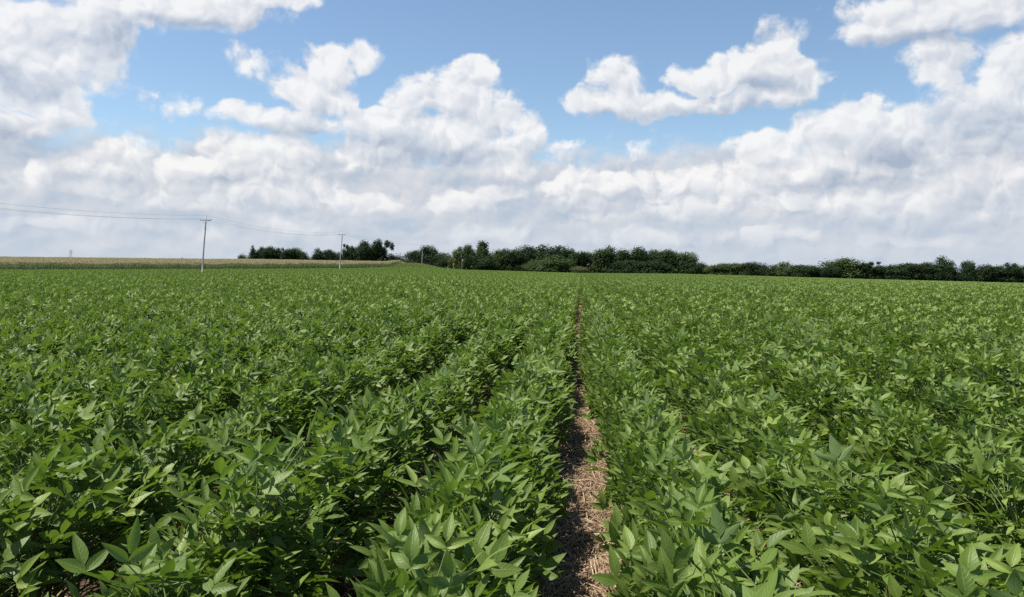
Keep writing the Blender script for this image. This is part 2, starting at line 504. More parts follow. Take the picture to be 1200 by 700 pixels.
# ------------------------------------------------------------------ ground
def make_ground():
    rad = np.concatenate([[0.0], np.geomspace(0.4, 12000, 150)])
    na = 288
    th = np.arange(na) * 2 * math.pi / na
    xx = CAM.x + rad[:, None] * np.sin(th); yy = CAM.y + rad[:, None] * np.cos(th)
    zz = terrain(xx.ravel(), yy.ravel()).reshape(xx.shape)
    zz += np.where(rad[:, None] < 40, .012 * np.sin(xx * 9.1 + 1.3 * np.sin(yy * 5.3)) * np.sin(yy * 7.7), 0)
    v = np.stack([xx, yy, zz], -1).reshape(-1, 3)
    i, j = np.meshgrid(np.arange(len(rad) - 1), np.arange(na), indexing='ij')
    j2 = (j + 1) % na
    f = np.stack([i * na + j, i * na + j2, (i + 1) * na + j2, (i + 1) * na + j], -1).reshape(-1, 4)
    b = MB(); b.add(v, f)
    # ring zero is one point: its quads are degenerate triangles that validate() cleans
    o = b.build("ground", M_soil)
    tag(o, "brown field soil under the crop rows", "ground", kind="structure")
    return o

# ------------------------------------------------------------------ soybeans
def leaflet_template(nc, nl):
    t = np.linspace(0, 1, nl + 1)
    w = np.interp(t, [0, .06, .18, .32, .5, .7, .86, .95, 1], [.10, .42, .86, 1.0, .90, .60, .29, .11, .0])
    s = np.linspace(-1, 1, nc + 1)
    v = np.stack([s[None, :] * w[:, None], np.repeat(t[:, None], nc + 1, 1), np.zeros((nl + 1, nc + 1))], -1)
    uv = np.stack([np.repeat((s[None, :] + 1) / 2, nl + 1, 0), np.repeat(t[:, None], nc + 1, 1)], -1)
    i, j = np.meshgrid(np.arange(nl), np.arange(nc), indexing='ij')
    a = i * (nc + 1) + j
    f = np.stack([a, a + 1, a + nc + 2, a + nc + 1], -1).reshape(-1, 4)
    return v.reshape(-1, 3), uv.reshape(-1, 2), f

T_HI = leaflet_template(4, 7)
T_LO = leaflet_template(2, 3)

def unit(v): return v / (np.linalg.norm(v) + 1e-9)

def add_leaflet(b, T, base, a, n, length, width, fold, droop, lv, r):
    v, uv, f = T
    a = unit(a); n = unit(n - a * np.dot(a, n)); x = np.cross(a, n)
    wob = .04 * np.sin(v[:, 1] * 9 + r.random() * 6) * v[:, 0]
    lx = v[:, 0] * width * .5 * (1 - .25 * fold)
    lz = np.abs(v[:, 0]) * width * .5 * fold - droop * length * v[:, 1] ** 2 + wob * width
    ly = v[:, 1] * length * (1 - .25 * abs(droop))
    pts = base + lx[:, None] * x + ly[:, None] * a + lz[:, None] * n
    b.add(pts, f, uv, lv, 0)

def soy_plant(seed, hi, nleaf=92, half=.262, hgt=.52):
    r = np.random.default_rng(seed)
    leaf, stem = MB(), MB()
    T = T_HI if hi else T_LO
    k = 4 if hi else 3
    stems = []
    for i in range(3):
        bx, by = r.uniform(-.03, .03), (i - 1) * .07 + r.uniform(-.02, .02)
        tx, ty = bx + r.uniform(-.07, .07) + .02, by + r.uniform(-.05, .05)
        h = hgt * r.uniform(.78, .95)
        pts = [(bx, by, -.03), (bx + (tx - bx) * .25 + r.uniform(-.01, .01), by + (ty - by) * .3, h * .35), (bx + (tx - bx) * .6, by + (ty - by) * .7, h * .7), (tx, ty, h)]
        stems.append(np.array(pts))
        stem.tube(pts, [.0050, .0045, .0035, .002], k + 2 if hi else 3, lv=.25, cap=False)
    for i in range(nleaf):
        q = r.random()
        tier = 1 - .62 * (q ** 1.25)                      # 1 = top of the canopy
        az_ = r.uniform(0, 2 * math.pi)
        rr = math.sqrt(r.random()) * (1.0 if tier > .6 else .72)
        ux, uy = rr * math.cos(az_), rr * math.sin(az_)
        top = hgt * (1.06 - .60 * ux * ux) + r.uniform(-.05, .05)
        p = np.array([ux * half, uy * .17, top * tier])
        s = stems[r.integers(3)]
        zt = max(.06, p[2] - r.uniform(.10, .2))
        sb = np.array([np.interp(zt, s[:, 2], s[:, 0]), np.interp(zt, s[:, 2], s[:, 1]), min(zt, s[-1, 2])])
        outw = np.array([ux + r.uniform(-.5, .5), uy * .8 + r.uniform(-.7, .7), 0])
        outw = unit(outw)
        up = r.uniform(.5, 2.4) if tier > .66 else r.uniform(-.4, .9)
        a = outw + np.array([.38, -.05, up])             # a light wind lays the leaves over to the right
        n = np.array([r.uniform(-.6, .6), r.uniform(-.6, .6), .9]) - outw * r.uniform(-.1, .7)
        a = unit(a)
        L = r.uniform(.056, .096) * (1.0 if tier > .5 else .9)
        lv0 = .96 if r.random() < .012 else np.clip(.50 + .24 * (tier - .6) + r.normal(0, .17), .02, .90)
        pm = (sb + p) / 2 + np.array([0, 0, .02])
        stem.tube([sb, pm, p], [.0022, .0019, .0013], 4 if hi else 3, lv=.9, cap=False)
        nn = unit(n - a * np.dot(a, n)); xs = np.cross(a, nn)
        fold = r.uniform(.05, .55); dr = r.uniform(-.05, .42)
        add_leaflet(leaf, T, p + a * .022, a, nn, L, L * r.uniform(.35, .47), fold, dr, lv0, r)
        for sg in (-1, 1):
            ang = r.uniform(.85, 1.3)
            a2 = a * math.cos(ang) + xs * sg * math.sin(ang) + nn * r.uniform(-.30, .22)
            n2_ = nn + xs * -sg * r.uniform(-.15, .35)
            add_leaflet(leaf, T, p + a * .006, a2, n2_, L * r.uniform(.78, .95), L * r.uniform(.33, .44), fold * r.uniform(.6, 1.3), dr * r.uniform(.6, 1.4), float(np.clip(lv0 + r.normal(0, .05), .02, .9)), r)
    for s in stems:                                        # small pale unfolding leaves at the growing tips
        tip = s[-1]
        for q in range(3):
            th = r.uniform(0, 6.28)
            a = unit(np.array([.5 * math.cos(th) + .15, .5 * math.sin(th), 1.1]))
            n = np.array([-math.cos(th), -math.sin(th), .5])
            L = r.uniform(.03, .06)
            add_leaflet(leaf, T, tip, a, n, L, L * .38, .6, r.uniform(-.2, .2), .97, r)
    return leaf, stem

NEAR_END, MID_END = 14.0, 48.0
ROW0, PITCHX = 0.395, 0.745
def row_x(j):
    if j == 1: return .36
    if j == 2: return 1.07
    if j == -2: return -1.10
    return (ROW0 + PITCHX * (j - 1)) * (1 if j > 0 else -1) if j > 0 else -(ROW0 + PITCHX * (-j - 1))

ROW_WORDS = {1: "first", 2: "second", 3: "third", 4: "fourth", 5: "fifth", 6: "sixth", 7: "seventh", 8: "eighth"}

def undul(x, y):
    return (.5 * np.sin(x * 1.3 + y * .9) + .5 * np.sin(y * 2.3 - x * .7 + 1) + .6 * np.sin(y * .55 + x * .37 + 2))

def make_beans():
    hi = [soy_plant(100 + i, True) for i in range(14)]
    lo = [soy_plant(300 + i, False, 68) for i in range(10)]
    both = []
    for (l, s) in lo:
        b = MB(); b.extend(l)
        v, f, uv, lv, m = s.arrays(); b.v.append(v); b.f.append(f + b.n); b.uv.append(uv); b.lv.append(lv); b.m.append(m + 1); b.n += len(v)
        both.append(b)
    hib = []
    for (l, s) in hi:
        b = MB(); b.extend(l)
        v, f, uv, lv, m = s.arrays(); b.v.append(v); b.f.append(f + b.n); b.uv.append(uv); b.lv.append(lv); b.m.append(m + 1); b.n += len(v)
        hib.append(b)
    # three metres of row, for the distance
    runs = []
    r = np.random.default_rng(5)
    for k in range(5):
        b = MB()
        for i in range(15):
            l = lo[r.integers(len(lo))][0]
            s = r.uniform(.85, 1.18)
            b.extend(l, np.diag([r.uniform(.95, 1.15) * s, s, s]), (r.normal(0, .03), -1.4 + i * .2 + r.uniform(-.05, .05), r.normal(0, .012)), r.normal(0, .07))
        runs.append(b)
    pts = []   # x, y, row
    for j in list(range(-130, 0)) + list(range(1, 150)):
        x0 = row_x(j)
        step = .155
        ys = np.arange(.9, MID_END, step) + rng.uniform(-.06, .06, len(np.arange(.9, MID_END, step)))
        xs = x0 + rng.normal(0, .028, len(ys)) + .02 * np.sin(ys * .35 + j)
        p, d = cpd(xs, ys)
        l = (xs - CAM.x) * rgt[0] + ys * rgt[1]
        ok = (np.abs(l) < d * .70 + 2.2) & (np.hypot(xs, ys) < MID_END)
        # thin the far part a little, it is seen edge-on
        ok &= (rng.random(len(ys)) > np.interp(d, [14, 48], [0, .25]))
        if abs(j) == 1:   # ragged gaps along the open furrow
            pass
        pts.append(np.stack([xs[ok], ys[ok], np.full(ok.sum(), j)], -1))
    pts = np.concatenate(pts)
    zz = terrain(pts[:, 0], pts[:, 1])
    und = undul(pts[:, 0], pts[:, 1])
    sc = 1.0 + .075 * und + rng.normal(0, .075, len(pts))
    sc = np.clip(sc, .66, 1.28)
    sx = sc * np.where(np.abs(pts[:, 2]) == 1, 1.03, np.where(pts[:, 2] == 2, 1.32, np.where(pts[:, 2] > 0, 1.10, 1.03))) * rng.uniform(.92, 1.08, len(pts))
    rotz = np.where(rng.random(len(pts)) < .5, 0, math.pi) * 0 + rng.normal(0, .35, len(pts))
    dist = np.hypot(pts[:, 0] - CAM.x, pts[:, 1])
    tilt = rng.normal(0, .06, (len(pts), 2))
    # the plants nearest the camera are things of their own
    pxx, dd = cpd(pts[:, 0], pts[:, 1])
    py = 318 + (CAM.z - .42) / np.maximum(dd, .1) * 873
    vis = (pxx > -40) & (pxx < 1240) & (py < 760)
    order = np.where(vis)[0][np.argsort(dist[vis])][:300]
    single = np.zeros(len(pts), bool); single[order] = True
    protos = []
    for (l, s) in hi:
        protos.append((l.mesh("soybean_foliage", [M_leaf]), s.mesh("soybean_stem", [M_stem])))
    f_first = {}
    for idx in order:
        k = int(rng.integers(len(hi)))
        j = int(pts[idx, 2]); side = "right" if j > 0 else "left"
        o = bpy.data.objects.new("soybean_plant", None); col.objects.link(o)
        o.location = (pts[idx, 0], pts[idx, 1], zz[idx]); o.rotation_euler = (tilt[idx, 0], tilt[idx, 1], rotz[idx])
        o.scale = (sx[idx], sc[idx], sc[idx])
        o.empty_display_size = .1
        w = ROW_WORDS.get(abs(j), "outer")
        tag(o, f"leafy green soybean plant near the camera in the {w} row {side} of the straw furrow", "soybean plant", "soybean plants nearest the camera")
        if k not in f_first:
            fo = bpy.data.objects.new("foliage", protos[k][0]); so = bpy.data.objects.new("stem", protos[k][1]); f_first[k] = (fo, so)
        else:
            fo, so = f_first[k][0].copy(), f_first[k][1].copy()
        for c in (fo, so):
            col.objects.link(c); c.parent = o
    rest = ~single
    near = rest & (dist < NEAR_END); mid = rest & (dist >= NEAR_END)
    pick = np.where(dist < NEAR_END, rng.integers(0, len(hi), len(pts)), len(hi) + rng.integers(0, len(lo), len(pts)))
    loc = np.stack([pts[:, 0], pts[:, 1], zz], -1)
    rot = np.stack([tilt[:, 0], tilt[:, 1], rotz], -1)
    scl = np.stack([sx, sc, sc], -1)
    # far rows
    fx, fy = [], []
    for j in list(range(-420, 0)) + list(range(1, 420)):
        x0 = row_x(j)
        ys = np.arange(5, 330, 3.0) + rng.uniform(-.5, .5)
        xs = np.full(len(ys), x0)
        p, d = cpd(xs, ys)
        rr = np.hypot(xs, ys)
        ok = (d > 5) & (rr >= MID_END - .8) & (p > -110) & (p < 1310) & (d < bean_limit(p))
        fx.append(xs[ok]); fy.append(ys[ok])
    fx = np.concatenate(fx); fy = np.concatenate(fy); n = len(fx)
    fz = terrain(fx, fy)
    fs = np.clip(1 + .05 * undul(fx, fy) + .05 * np.sin(fx * .11 + fy * .07) + rng.normal(0, .04, n), .8, 1.2)
    loc2 = np.stack([fx + rng.normal(0, .05, n), fy, fz - .01], -1)
    rot2 = np.stack([np.zeros(n), np.zeros(n), rng.normal(0, .02, n)], -1)
    scl2 = np.stack([fs * 1.0, np.ones(n) * 1.03, fs], -1)
    P_ = dict(loc=np.concatenate([loc[rest], loc2]), rot=np.concatenate([rot[rest], rot2]), scl=np.concatenate([scl[rest], scl2]),
              pick=np.concatenate([pick[rest], len(hi) + len(lo) + rng.integers(0, len(runs), n)]))
    print("soy singles", len(order), "near", near.sum(), "mid", mid.sum(), "runs", n, "max single dist", dist[order].max())
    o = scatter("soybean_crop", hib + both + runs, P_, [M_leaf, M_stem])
    tag(o, "broad field of dark green soybean rows stretching from the near plants to the trees", "soybean crop", kind="stuff")

# ------------------------------------------------------------------ straw litter
def make_straw():
    b = MB()
    def lay(n, y0, y1, x0, sx, wid, lmin, lmax, pw=1.0):
        y = y0 + (y1 - y0) * rng.random(n) ** pw
        x = x0 + rng.normal(0, sx, n)
        z = terrain(x, y) + .006 + np.abs(rng.normal(0, .016, n))
        L = rng.uniform(lmin, lmax, n); th = rng.uniform(0, math.pi, n); th = np.where(rng.random(n) < .45, math.pi / 2 + rng.normal(0, .45, n), th)
        dz = rng.normal(0, .16, n)
        d = np.stack([np.cos(th), np.sin(th), dz], -1); s = np.stack([-np.sin(th), np.cos(th), rng.normal(0, .4, n)], -1)
        w = wid * rng.uniform(.6, 1.4, n)
        c = np.stack([x, y, z], -1)
        bend = rng.normal(0, .08, n)
        pts = []
        for t in (-.5, 0, .5):
            mid_ = c + d * (L * t)[:, None] + s * (bend * L * (t * t - .1))[:, None] + np.array([0, 0, .012]) * (1 - 4 * t * t)
            pts += [mid_ - s * w[:, None] / 2, mid_ + s * w[:, None] / 2]
        v = np.stack(pts, 1).reshape(-1, 3)
        i = np.arange(n)[:, None] * 6
        f = np.concatenate([i + np.array([[0, 1, 3, 2]]), i + np.array([[2, 3, 5, 4]])], 1).reshape(-1, 4)
        lv = np.repeat(np.clip(rng.normal(.5, .25, n), 0, 1), 6)
        b.add(v, f, None, lv)
    lay(17000, 1.2, 7.5, .02, .14, .0036, .05, .30)
    lay(9000, 7.5, 20, .02, .14, .006, .07, .32)
    lay(6000, 20, 60, .02, .14, .016, .10, .35)
    for j in (1, 2, 3, 4):
        xr = ROW0 + PITCHX * (j - .5)
        lay(5000, 1.2, 12, xr - .03, .15, .005, .05, .2)
        lay(4000, 1.2, 12, -xr, .15, .005, .05, .2)
    o = b.build("straw_litter", M_straw, smooth=False)
    tag(o, "pale brown straw stalks littering the furrow between the soybean rows", "straw", kind="stuff")

# ------------------------------------------------------------------ corn and verge
def corn_patch(seed):
    r = np.random.default_rng(seed)
    b = MB()
    for iy in range(4):
        for ix in range(9):
            x = -1.4 + ix * .33 + r.normal(0, .04); y = -1.15 + iy * .76 + r.normal(0, .04)
            H = r.uniform(1.75, 2.05)
            b.tube([(x, y, 0), (x + r.normal(0, .03), y, H * .6), (x + r.normal(0, .05), y, H)], [.014, .011, .006], 3, lv=.5, cap=False)
            a0 = r.uniform(0, 6.28)
            for k in range(9):
                th = a0 + math.pi * k + r.normal(0, .4)
                z0 = .35 + (H - .55) * k / 8
                L = r.uniform(.5, .75) * (1 - .35 * (k / 8) ** 3)
                d = np.array([math.cos(th), math.sin(th), 0]); s = np.array([-math.sin(th), math.cos(th), 0])
                t = np.linspace(0, 1, 5)
                zc = z0 + L * (.75 * t - 1.0 * t ** 2.2)
                w = np.interp(t, [0, .3, 1], [.035, .042, .004])
                c = np.array([x, y, 0]) + d * (L * .85 * t)[:, None]; c[:, 2] = zc
                v = np.stack([c - s * w[:, None], c + s * w[:, None]], 1).reshape(-1, 3)
                f = [(2 * q, 2 * q + 1, 2 * q + 3, 2 * q + 2) for q in range(4)]
                b.add(v, f, None, float(np.clip(r.normal(.45 + .05 * k / 8, .2), 0, 1)))
            for k in range(7):
                th = r.uniform(0, 6.28); sp = r.uniform(.10, .26)
                d = np.array([math.cos(th) * sp, math.sin(th) * sp, .34]); s = np.array([-math.sin(th), math.cos(th), 0]) * .020
                p0 = np.array([x, y, H - .02])
                m_ = p0 + d * .6 + np.array([0, 0, .04]); e = p0 + d
                b.add([p0 - s, p0 + s, m_ - s, m_ + s, e - s, e + s], [(0, 1, 3, 2), (2, 3, 5, 4)], None, r.random(), 1)
    return b

def make_corn():
    var = [corn_patch(40 + i) for i in range(4)]
    X_, Y_ = [], []
    g = np.arange(-420, 60, 3.0); h = np.arange(120, 470, 3.0)
    gx, gy = np.meshgrid(g, h); gx = gx.ravel() + rng.uniform(-.3, .3, gx.size); gy = gy.ravel() + rng.uniform(-.3, .3, gy.size)
    p, d = cpd(gx, gy)
    right = np.interp(d, [150, 262, 300, 430], [448, 456, 466, 474])
    ok = (p > -110) & (p < right) & (d > corn_front(p)) & (d < 432)
    gx, gy = gx[ok], gy[ok]; n = len(gx)
    print("corn patches", n)
    s = rng.uniform(.86, 1.12, n)
    P_ = dict(loc=np.stack([gx, gy, terrain(gx, gy)], -1), rot=np.stack([0 * s, 0 * s, rng.integers(0, 2, n) * math.pi + rng.normal(0, .05, n)], -1),
              scl=np.stack([s, s, s], -1), pick=rng.integers(0, len(var), n))
    o = scatter("corn_crop", var, P_, [M_corn, M_tassel])
    tag(o, "tasselled tan topped corn standing on the rise at the far left", "corn crop", kind="stuff")

def make_verge():
    var = []
    for k in range(3):
        r = np.random.default_rng(70 + k); b = MB()
        for i in range(130):
            x, y = r.uniform(-.8, .8, 2); th = r.uniform(0, 6.28); L = r.uniform(.25, .75)
            d = np.array([math.cos(th), math.sin(th), 0]); s = np.array([-d[1], d[0], 0]) * .014
            p0 = np.array([x, y, 0]); p1 = p0 + d * L * .2 + np.array([0, 0, L * .6]); p2 = p0 + d * L * .5 + np.array([0, 0, L])
            b.add([p0 - s, p0 + s, p1 - s, p1 + s, p2 - s * .2, p2 + s * .2], [(0, 1, 3, 2), (2, 3, 5, 4)], None, r.random())
        var.append(b)
    n = 12000
    d = rng.uniform(238, 420, n)
    left = np.interp(d, [238, 262, 300, 430], [425, 440, 464, 472]); right = np.interp(d, [238, 262, 300, 430], [525, 530, 548, 690])
    p = left + (right - left) * rng.random(n)
    keep = (d > np.where(p < 508, corn_front(p) - 6, 302))
    p, d = p[keep], d[keep]; n = len(p)
    xy = np.array([at(a, b_) for a, b_ in zip(p, d)])
    s = rng.uniform(.7, 1.3, n)
    o = scatter("grass_verge", var, dict(loc=np.stack([xy[:, 0], xy[:, 1], terrain(xy[:, 0], xy[:, 1])], -1), rot=np.stack([0 * s, 0 * s, rng.uniform(0, 6.28, n)], -1),
              scl=np.stack([s, s, s], -1), pick=rng.integers(0, 3, n)), [M_grass])
    tag(o, "pale green grass bank at the right corner of the corn", "grass", kind="stuff")

# ------------------------------------------------------------------ trees
def tree_shape(seed, kind):
    """unit tree: 1 m tall, crown about 1 m wide before scaling"""
    r = np.random.default_rng(seed)
    crown, trunk = MB(), MB()
    lobes = []
    if kind == 'round':
        lobes = [((r.uniform(-.28, .28), r.uniform(-.28, .28), r.uniform(.14, .78)), r.uniform(.14, .25)) for _ in range(17)] + [((0, 0, .48), .36), ((0, 0, .80), .19)] + [((.30 * math.cos(q), .30 * math.sin(q), .16), .19) for q in np.arange(6) * 1.05]
    elif kind == 'loose':
        lobes = [((r.uniform(-.36, .36), r.uniform(-.36, .36), r.uniform(.20, .90)), r.uniform(.08, .16)) for _ in range(22)] + [((0, 0, .5), .22)] + [((.26 * math.cos(q), .26 * math.sin(q), .16), .18) for q in np.arange(5) * 1.26]
    elif kind == 'tall':
        lobes = [((r.uniform(-.13, .13) * (1.3 - q), r.uniform(-.13, .13) * (1.3 - q), .12 + .78 * q), r.uniform(.15, .21) * (1.15 - .62 * q)) for q in np.linspace(0, 1, 20)]
    elif kind == 'cone':
        lobes = [((r.uniform(-.06, .06) * (1 - q), r.uniform(-.06, .06), .10 + .80 * q), .30 * (1 - q) + .05) for q in np.linspace(0, 1, 12)]
    elif kind == 'bush':
        lobes = [((r.uniform(-.34, .34), r.uniform(-.3, .3), r.uniform(.20, .62)), r.uniform(.18, .32)) for _ in range(12)] + [((0, 0, .45), .42)]
    n_tot = {'round': 10000, 'loose': 7500, 'tall': 7000, 'cone': 4800, 'bush': 6500}[kind]
    wts = np.array([q[1] ** 2 for q in lobes]); wts /= wts.sum()
    vs, fs, ls = [], [], []
    for (c, rad), w in zip(lobes, wts):
        c = (c[0], c[1], max(c[2], rad * .35))
        n = int(n_tot * w)
        tone = float(np.clip(r.normal(.5, .22), .05, .95))
        d = r.normal(size=(n, 3)); d /= np.linalg.norm(d, axis=1)[:, None]
        rr = rad * (r.random(n) ** .38) * (1 + .16 * np.sin(d[:, 0] * 7 + seed) * np.sin(d[:, 2] * 6) + .12 * r.normal(size=n))
        p = np.array(c) + d * rr[:, None]
        ok = p[:, 2] > .02; p = p[ok]; d = d[ok]; n = len(p)
        nn = d + r.normal(0, .5, (n, 3)) + np.array([0, 0, .35]); nn /= np.linalg.norm(nn, axis=1)[:, None]
        u = np.cross(nn, r.normal(size=(n, 3))); u /= np.linalg.norm(u, axis=1)[:, None]
        v = np.cross(nn, u)
        s = r.uniform(.014, .029, n)[:, None]
        q = np.stack([p - u * s, p - v * s * .7, p + u * s, p + v * s * .7], 1).reshape(-1, 3)
        crown.add(q, np.arange(n * 4).reshape(-1, 4), None, np.repeat(np.clip(tone + r.normal(0, .14, n), 0, 1), 4))
    tw = .022
    top = .62
    trunk.tube([(0, 0, -.03), (.008, 0, .15), (-.005, .01, .35), (.01, 0, top)], [tw * 1.35, tw, tw * .75, tw * .3], 7)
    for i in range(9):
        z0 = r.uniform(.16, .5); c, rad = lobes[r.integers(len(lobes))]
        c = np.array(c); m_ = np.array([0, 0, z0]) * .5 + c * .5 + np.array([0, 0, -.03])
        trunk.tube([(0, 0, z0), m_, c], [tw * .5, tw * .35, tw * .12], 5, cap=False)
    return crown, trunk

TREES = [
 # column, top row, width px, depth, shape, leaves, label
 (28, 301.2, 7, 640, 'bush', 'd', "tiny dark tree showing over the corn at the far left edge"),
 (213, 301.6, 5, 640, 'bush', 'd', "tiny dark tree tip over the corn just left of the nearest utility pole"),
 (284, 296, 10, 460, 'bush', 'd', "low dark bush at the left end of the tree clump behind the corn"),
 (296, 287.0, 15, 460, 'cone', 'd', "pointed dark tree second from the left end behind the corn"),
 (307, 288.5, 17, 470, 'round', 'd', "dark rounded tree just right of the pointed tree behind the corn"),
 (316, 287.8, 19, 455, 'round', 'd', "tallest broad tree of the left clump behind the corn"),
 (326, 290.3, 13, 465, 'loose', 'd', "narrow dark tree right of the broad one in the left clump"),
 (338, 291, 16, 460, 'round', 'd', "dark tree left of a rounded pair at the right of the left clump"),
 (348, 290.3, 17, 465, 'round', 'm', "slightly lighter round tree near the right end of the left clump"),
 (357, 294, 10, 460, 'bush', 'd', "small tree closing the right end of the left clump behind the corn"),
 (372, 289.8, 15, 460, 'round', 'd', "dark round tree just left of the second utility pole"),
 (385, 291.0, 15, 465, 'round', 'd', "dark tree close to the left side of the second utility pole"),
 (395, 294, 14, 470, 'bush', 'd', "low dark tree directly behind the second utility pole"),
 (409, 285.3, 14, 455, 'loose', 'd', "thin loose crowned tree just right of the second utility pole"),
 (408, 294, 22, 465, 'bush', 'd', "bushy growth under the thin loose crowned tree"),
 (426, 281.0, 23, 455, 'round', 'd', "big dark tree, left half of the tall pair behind the corn"),
 (449, 281.0, 21, 455, 'loose', 'd', "big dark tree with ragged top, right half of the tall pair behind the corn"),
 (438, 285.5, 18, 462, 'round', 'd', "dark tree filling the dip between the tall pair behind the corn"),
 (465, 296.5, 28, 455, 'bush', 'd', "long low bush right of the tall pair behind the corn"),
 (486, 293, 18, 400, 'round', 'd', "dark tree left of the third utility pole at the corn corner"),
 (497, 287.5, 21, 395, 'round', 'd', "dark broad tree directly behind the third utility pole"),
 (508, 290.5, 20, 392, 'round', 'd', "dark tree just right of the third utility pole"),
 (521, 294.5, 20, 388, 'bush', 'd', "low dark tree between the third pole and the pale trees"),
 (532, 298, 13, 380, 'bush', 'm', "small lighter tree above the yellow road sign"),
 (538, 289.5, 16, 376, 'loose', 'l', "paler tree at the left end of the pale pair, by the short post"),
 (548, 284.8, 21, 374, 'round', 'm', "tall lighter green tree, left one of the pale pair"),
 (566, 282.6, 18, 372, 'tall', 'm', "tall upright lighter tree, right one of the pale pair"),
 (556, 294, 22, 370, 'bush', 'd', "dark low tree between the feet of the pale pair"),
 (572, 298, 24, 366, 'bush', 'd', "low dark tree filling the space right of the upright pale tree"),
 (584, 291.5, 20, 370, 'round', 'm', "mid green tree just right of the pale pair"),
 (592, 290.2, 18, 384, 'round', 'd', "dark tree peeping behind the mid green tree right of the pale pair"),
 (603, 292.2, 18, 368, 'round', 'd', "modest dark tree in the left part of the central wood"),
 (619, 287.4, 22, 372, 'round', 'd', "dark tree at the left shoulder of the tallest mass of the central wood"),
 (636, 285.2, 28, 370, 'round', 'd', "broadest very dark tree in the central wood"),
 (654, 285.6, 22, 374, 'round', 'd', "dark tree with flat top right of the broadest one in the central wood"),
 (650, 298.5, 32, 345, 'round', 'm', "lighter green tree standing low in front of the central wood"),
 (628, 303, 20, 348, 'bush', 'm', "small green tree in front of the wood left of the low lighter one"),
 (669, 290.3, 18, 368, 'round', 'd', "dark tree left of the dip in the middle of the wood skyline"),
 (683, 293.8, 20, 368, 'round', 'd', "dark tree right below the dip in the wood skyline over the furrow"),
 (679, 311.2, 15, 318, 'bush', 'b', "brownish green round bush at the field edge in front of the wood"),
 (700, 291.2, 22, 366, 'round', 'm', "mid green rounded tree right of the furrow's end"),
 (713, 286.8, 24, 370, 'round', 'd', "tall domed tree right of the furrow's end"),
 (728, 291.0, 22, 366, 'round', 'd', "dark tree right of the tall domed one"),
 (748, 288.2, 27, 366, 'round', 'd', "tall broad dark tree in the right half of the wood"),
 (765, 291.5, 22, 366, 'round', 'd', "dark tree right of the broad one in the right half of the wood"),
 (781, 291.8, 26, 362, 'round', 'd', "dark tree where the wood skyline begins to fall to the right"),
 (798, 295.2, 24, 358, 'round', 'm', "greyer green tree on the falling right shoulder of the wood"),
 (811, 300.6, 20, 352, 'round', 'd', "dark tree low on the falling right shoulder of the wood"),
 (821, 306.5, 14, 348, 'bush', 'd', "low bush at the very right end of the wood"),
 (735, 304, 30, 352, 'round', 'd', "dark low tree in front of the wood's right half"),
 (770, 304, 30, 350, 'round', 'd', "dark low tree in front of the falling shoulder"),
 (836, 310, 16, 345, 'bush', 'm', "small bush beginning the right hand treeline next to the wood"),
 (845, 307.8, 18, 340, 'round', 'm', "small paler tree first in the right hand treeline"),
 (861, 307.8, 19, 338, 'round', 'm', "small tree second in the right hand treeline"),
 (880, 306.8, 22, 335, 'round', 'd', "broad low dark tree third in the right hand treeline"),
 (897, 309.8, 18, 330, 'bush', 'd', "low bushy tree right of the broad low one in the right hand treeline"),
 (919, 305.8, 22, 330, 'round', 'm', "paler rounded tree left of the gap before the domed tree"),
 (938, 309, 22, 328, 'round', 'd', "dark tree left of the big domed tree in the treeline"),
 (955, 310, 18, 325, 'bush', 'd', "low dark tree touching the left of the domed tree"),
 (990, 301.3, 34, 325, 'round', 'm', "big evenly domed tree, broadest of the right hand treeline"),
 (972, 310.5, 16, 318, 'bush', 'd', "low dark bush at the left foot of the domed tree"),
 (1017, 305.8, 18, 318, 'loose', 'd', "small peaked tree right of the domed tree"),
 (1033, 310.5, 20, 315, 'round', 'd', "low dark tree between the small peaked and the flat topped tree"),
 (1057, 308, 22, 312, 'round', 'd', "flat topped dark tree between the domed and the tallest right tree"),
 (1074, 308.2, 18, 310, 'loose', 'd', "ragged dark tree left of the tallest right hand tree"),
 (1087, 307.2, 18, 310, 'round', 'd', "dark tree at the left foot of the tallest right hand tree"),
 (1102, 299.0, 19, 305, 'round', 'd', "tallest dark tree of the right hand treeline, with an upright round head"),
 (1118, 311, 18, 305, 'bush', 'd', "low dark tree between the two peaks of the right hand treeline"),
 (1133, 303.6, 12, 302, 'round', 'd', "second tallest dark tree of the right hand treeline, narrow peaked"),
 (1154, 309, 22, 300, 'round', 'd', "dark rounded tree right of the narrow peaked one"),
 (1171, 310.4, 19, 298, 'round', 'd', "dark low tree third from the right edge"),
 (1187, 308, 18, 296, 'loose', 'd', "dark ragged tree second from the right edge"),
 (1201, 309.8, 20, 294, 'round', 'd', "dark tree cut by the right edge of the photo"),
]

SCRUB = [(px, float(py)) for px, py in zip(
    [545, 560, 572, 588, 600, 612, 626, 640, 660, 690, 700, 716, 730, 745, 758, 775, 790, 805, 818, 829, 838, 850, 870, 888, 905, 928, 946, 962, 980, 1004, 1024, 1045, 1066, 1080, 1095, 1110, 1126, 1144, 1162, 1180, 1196, 1214],
    np.interp(np.linspace(545, 1214, 42), [545, 800, 1000, 1200], [309, 312, 316.5, 319.5]) + rng.normal(0, 1.6, 42))]
for _px, _py in SCRUB:
    TREES.append((_px, _py, float(rng.uniform(18, 28)), 0, 'bush', 'm' if rng.random() < .35 else 'd', "low dark scrub bush at the foot of the treeline"))

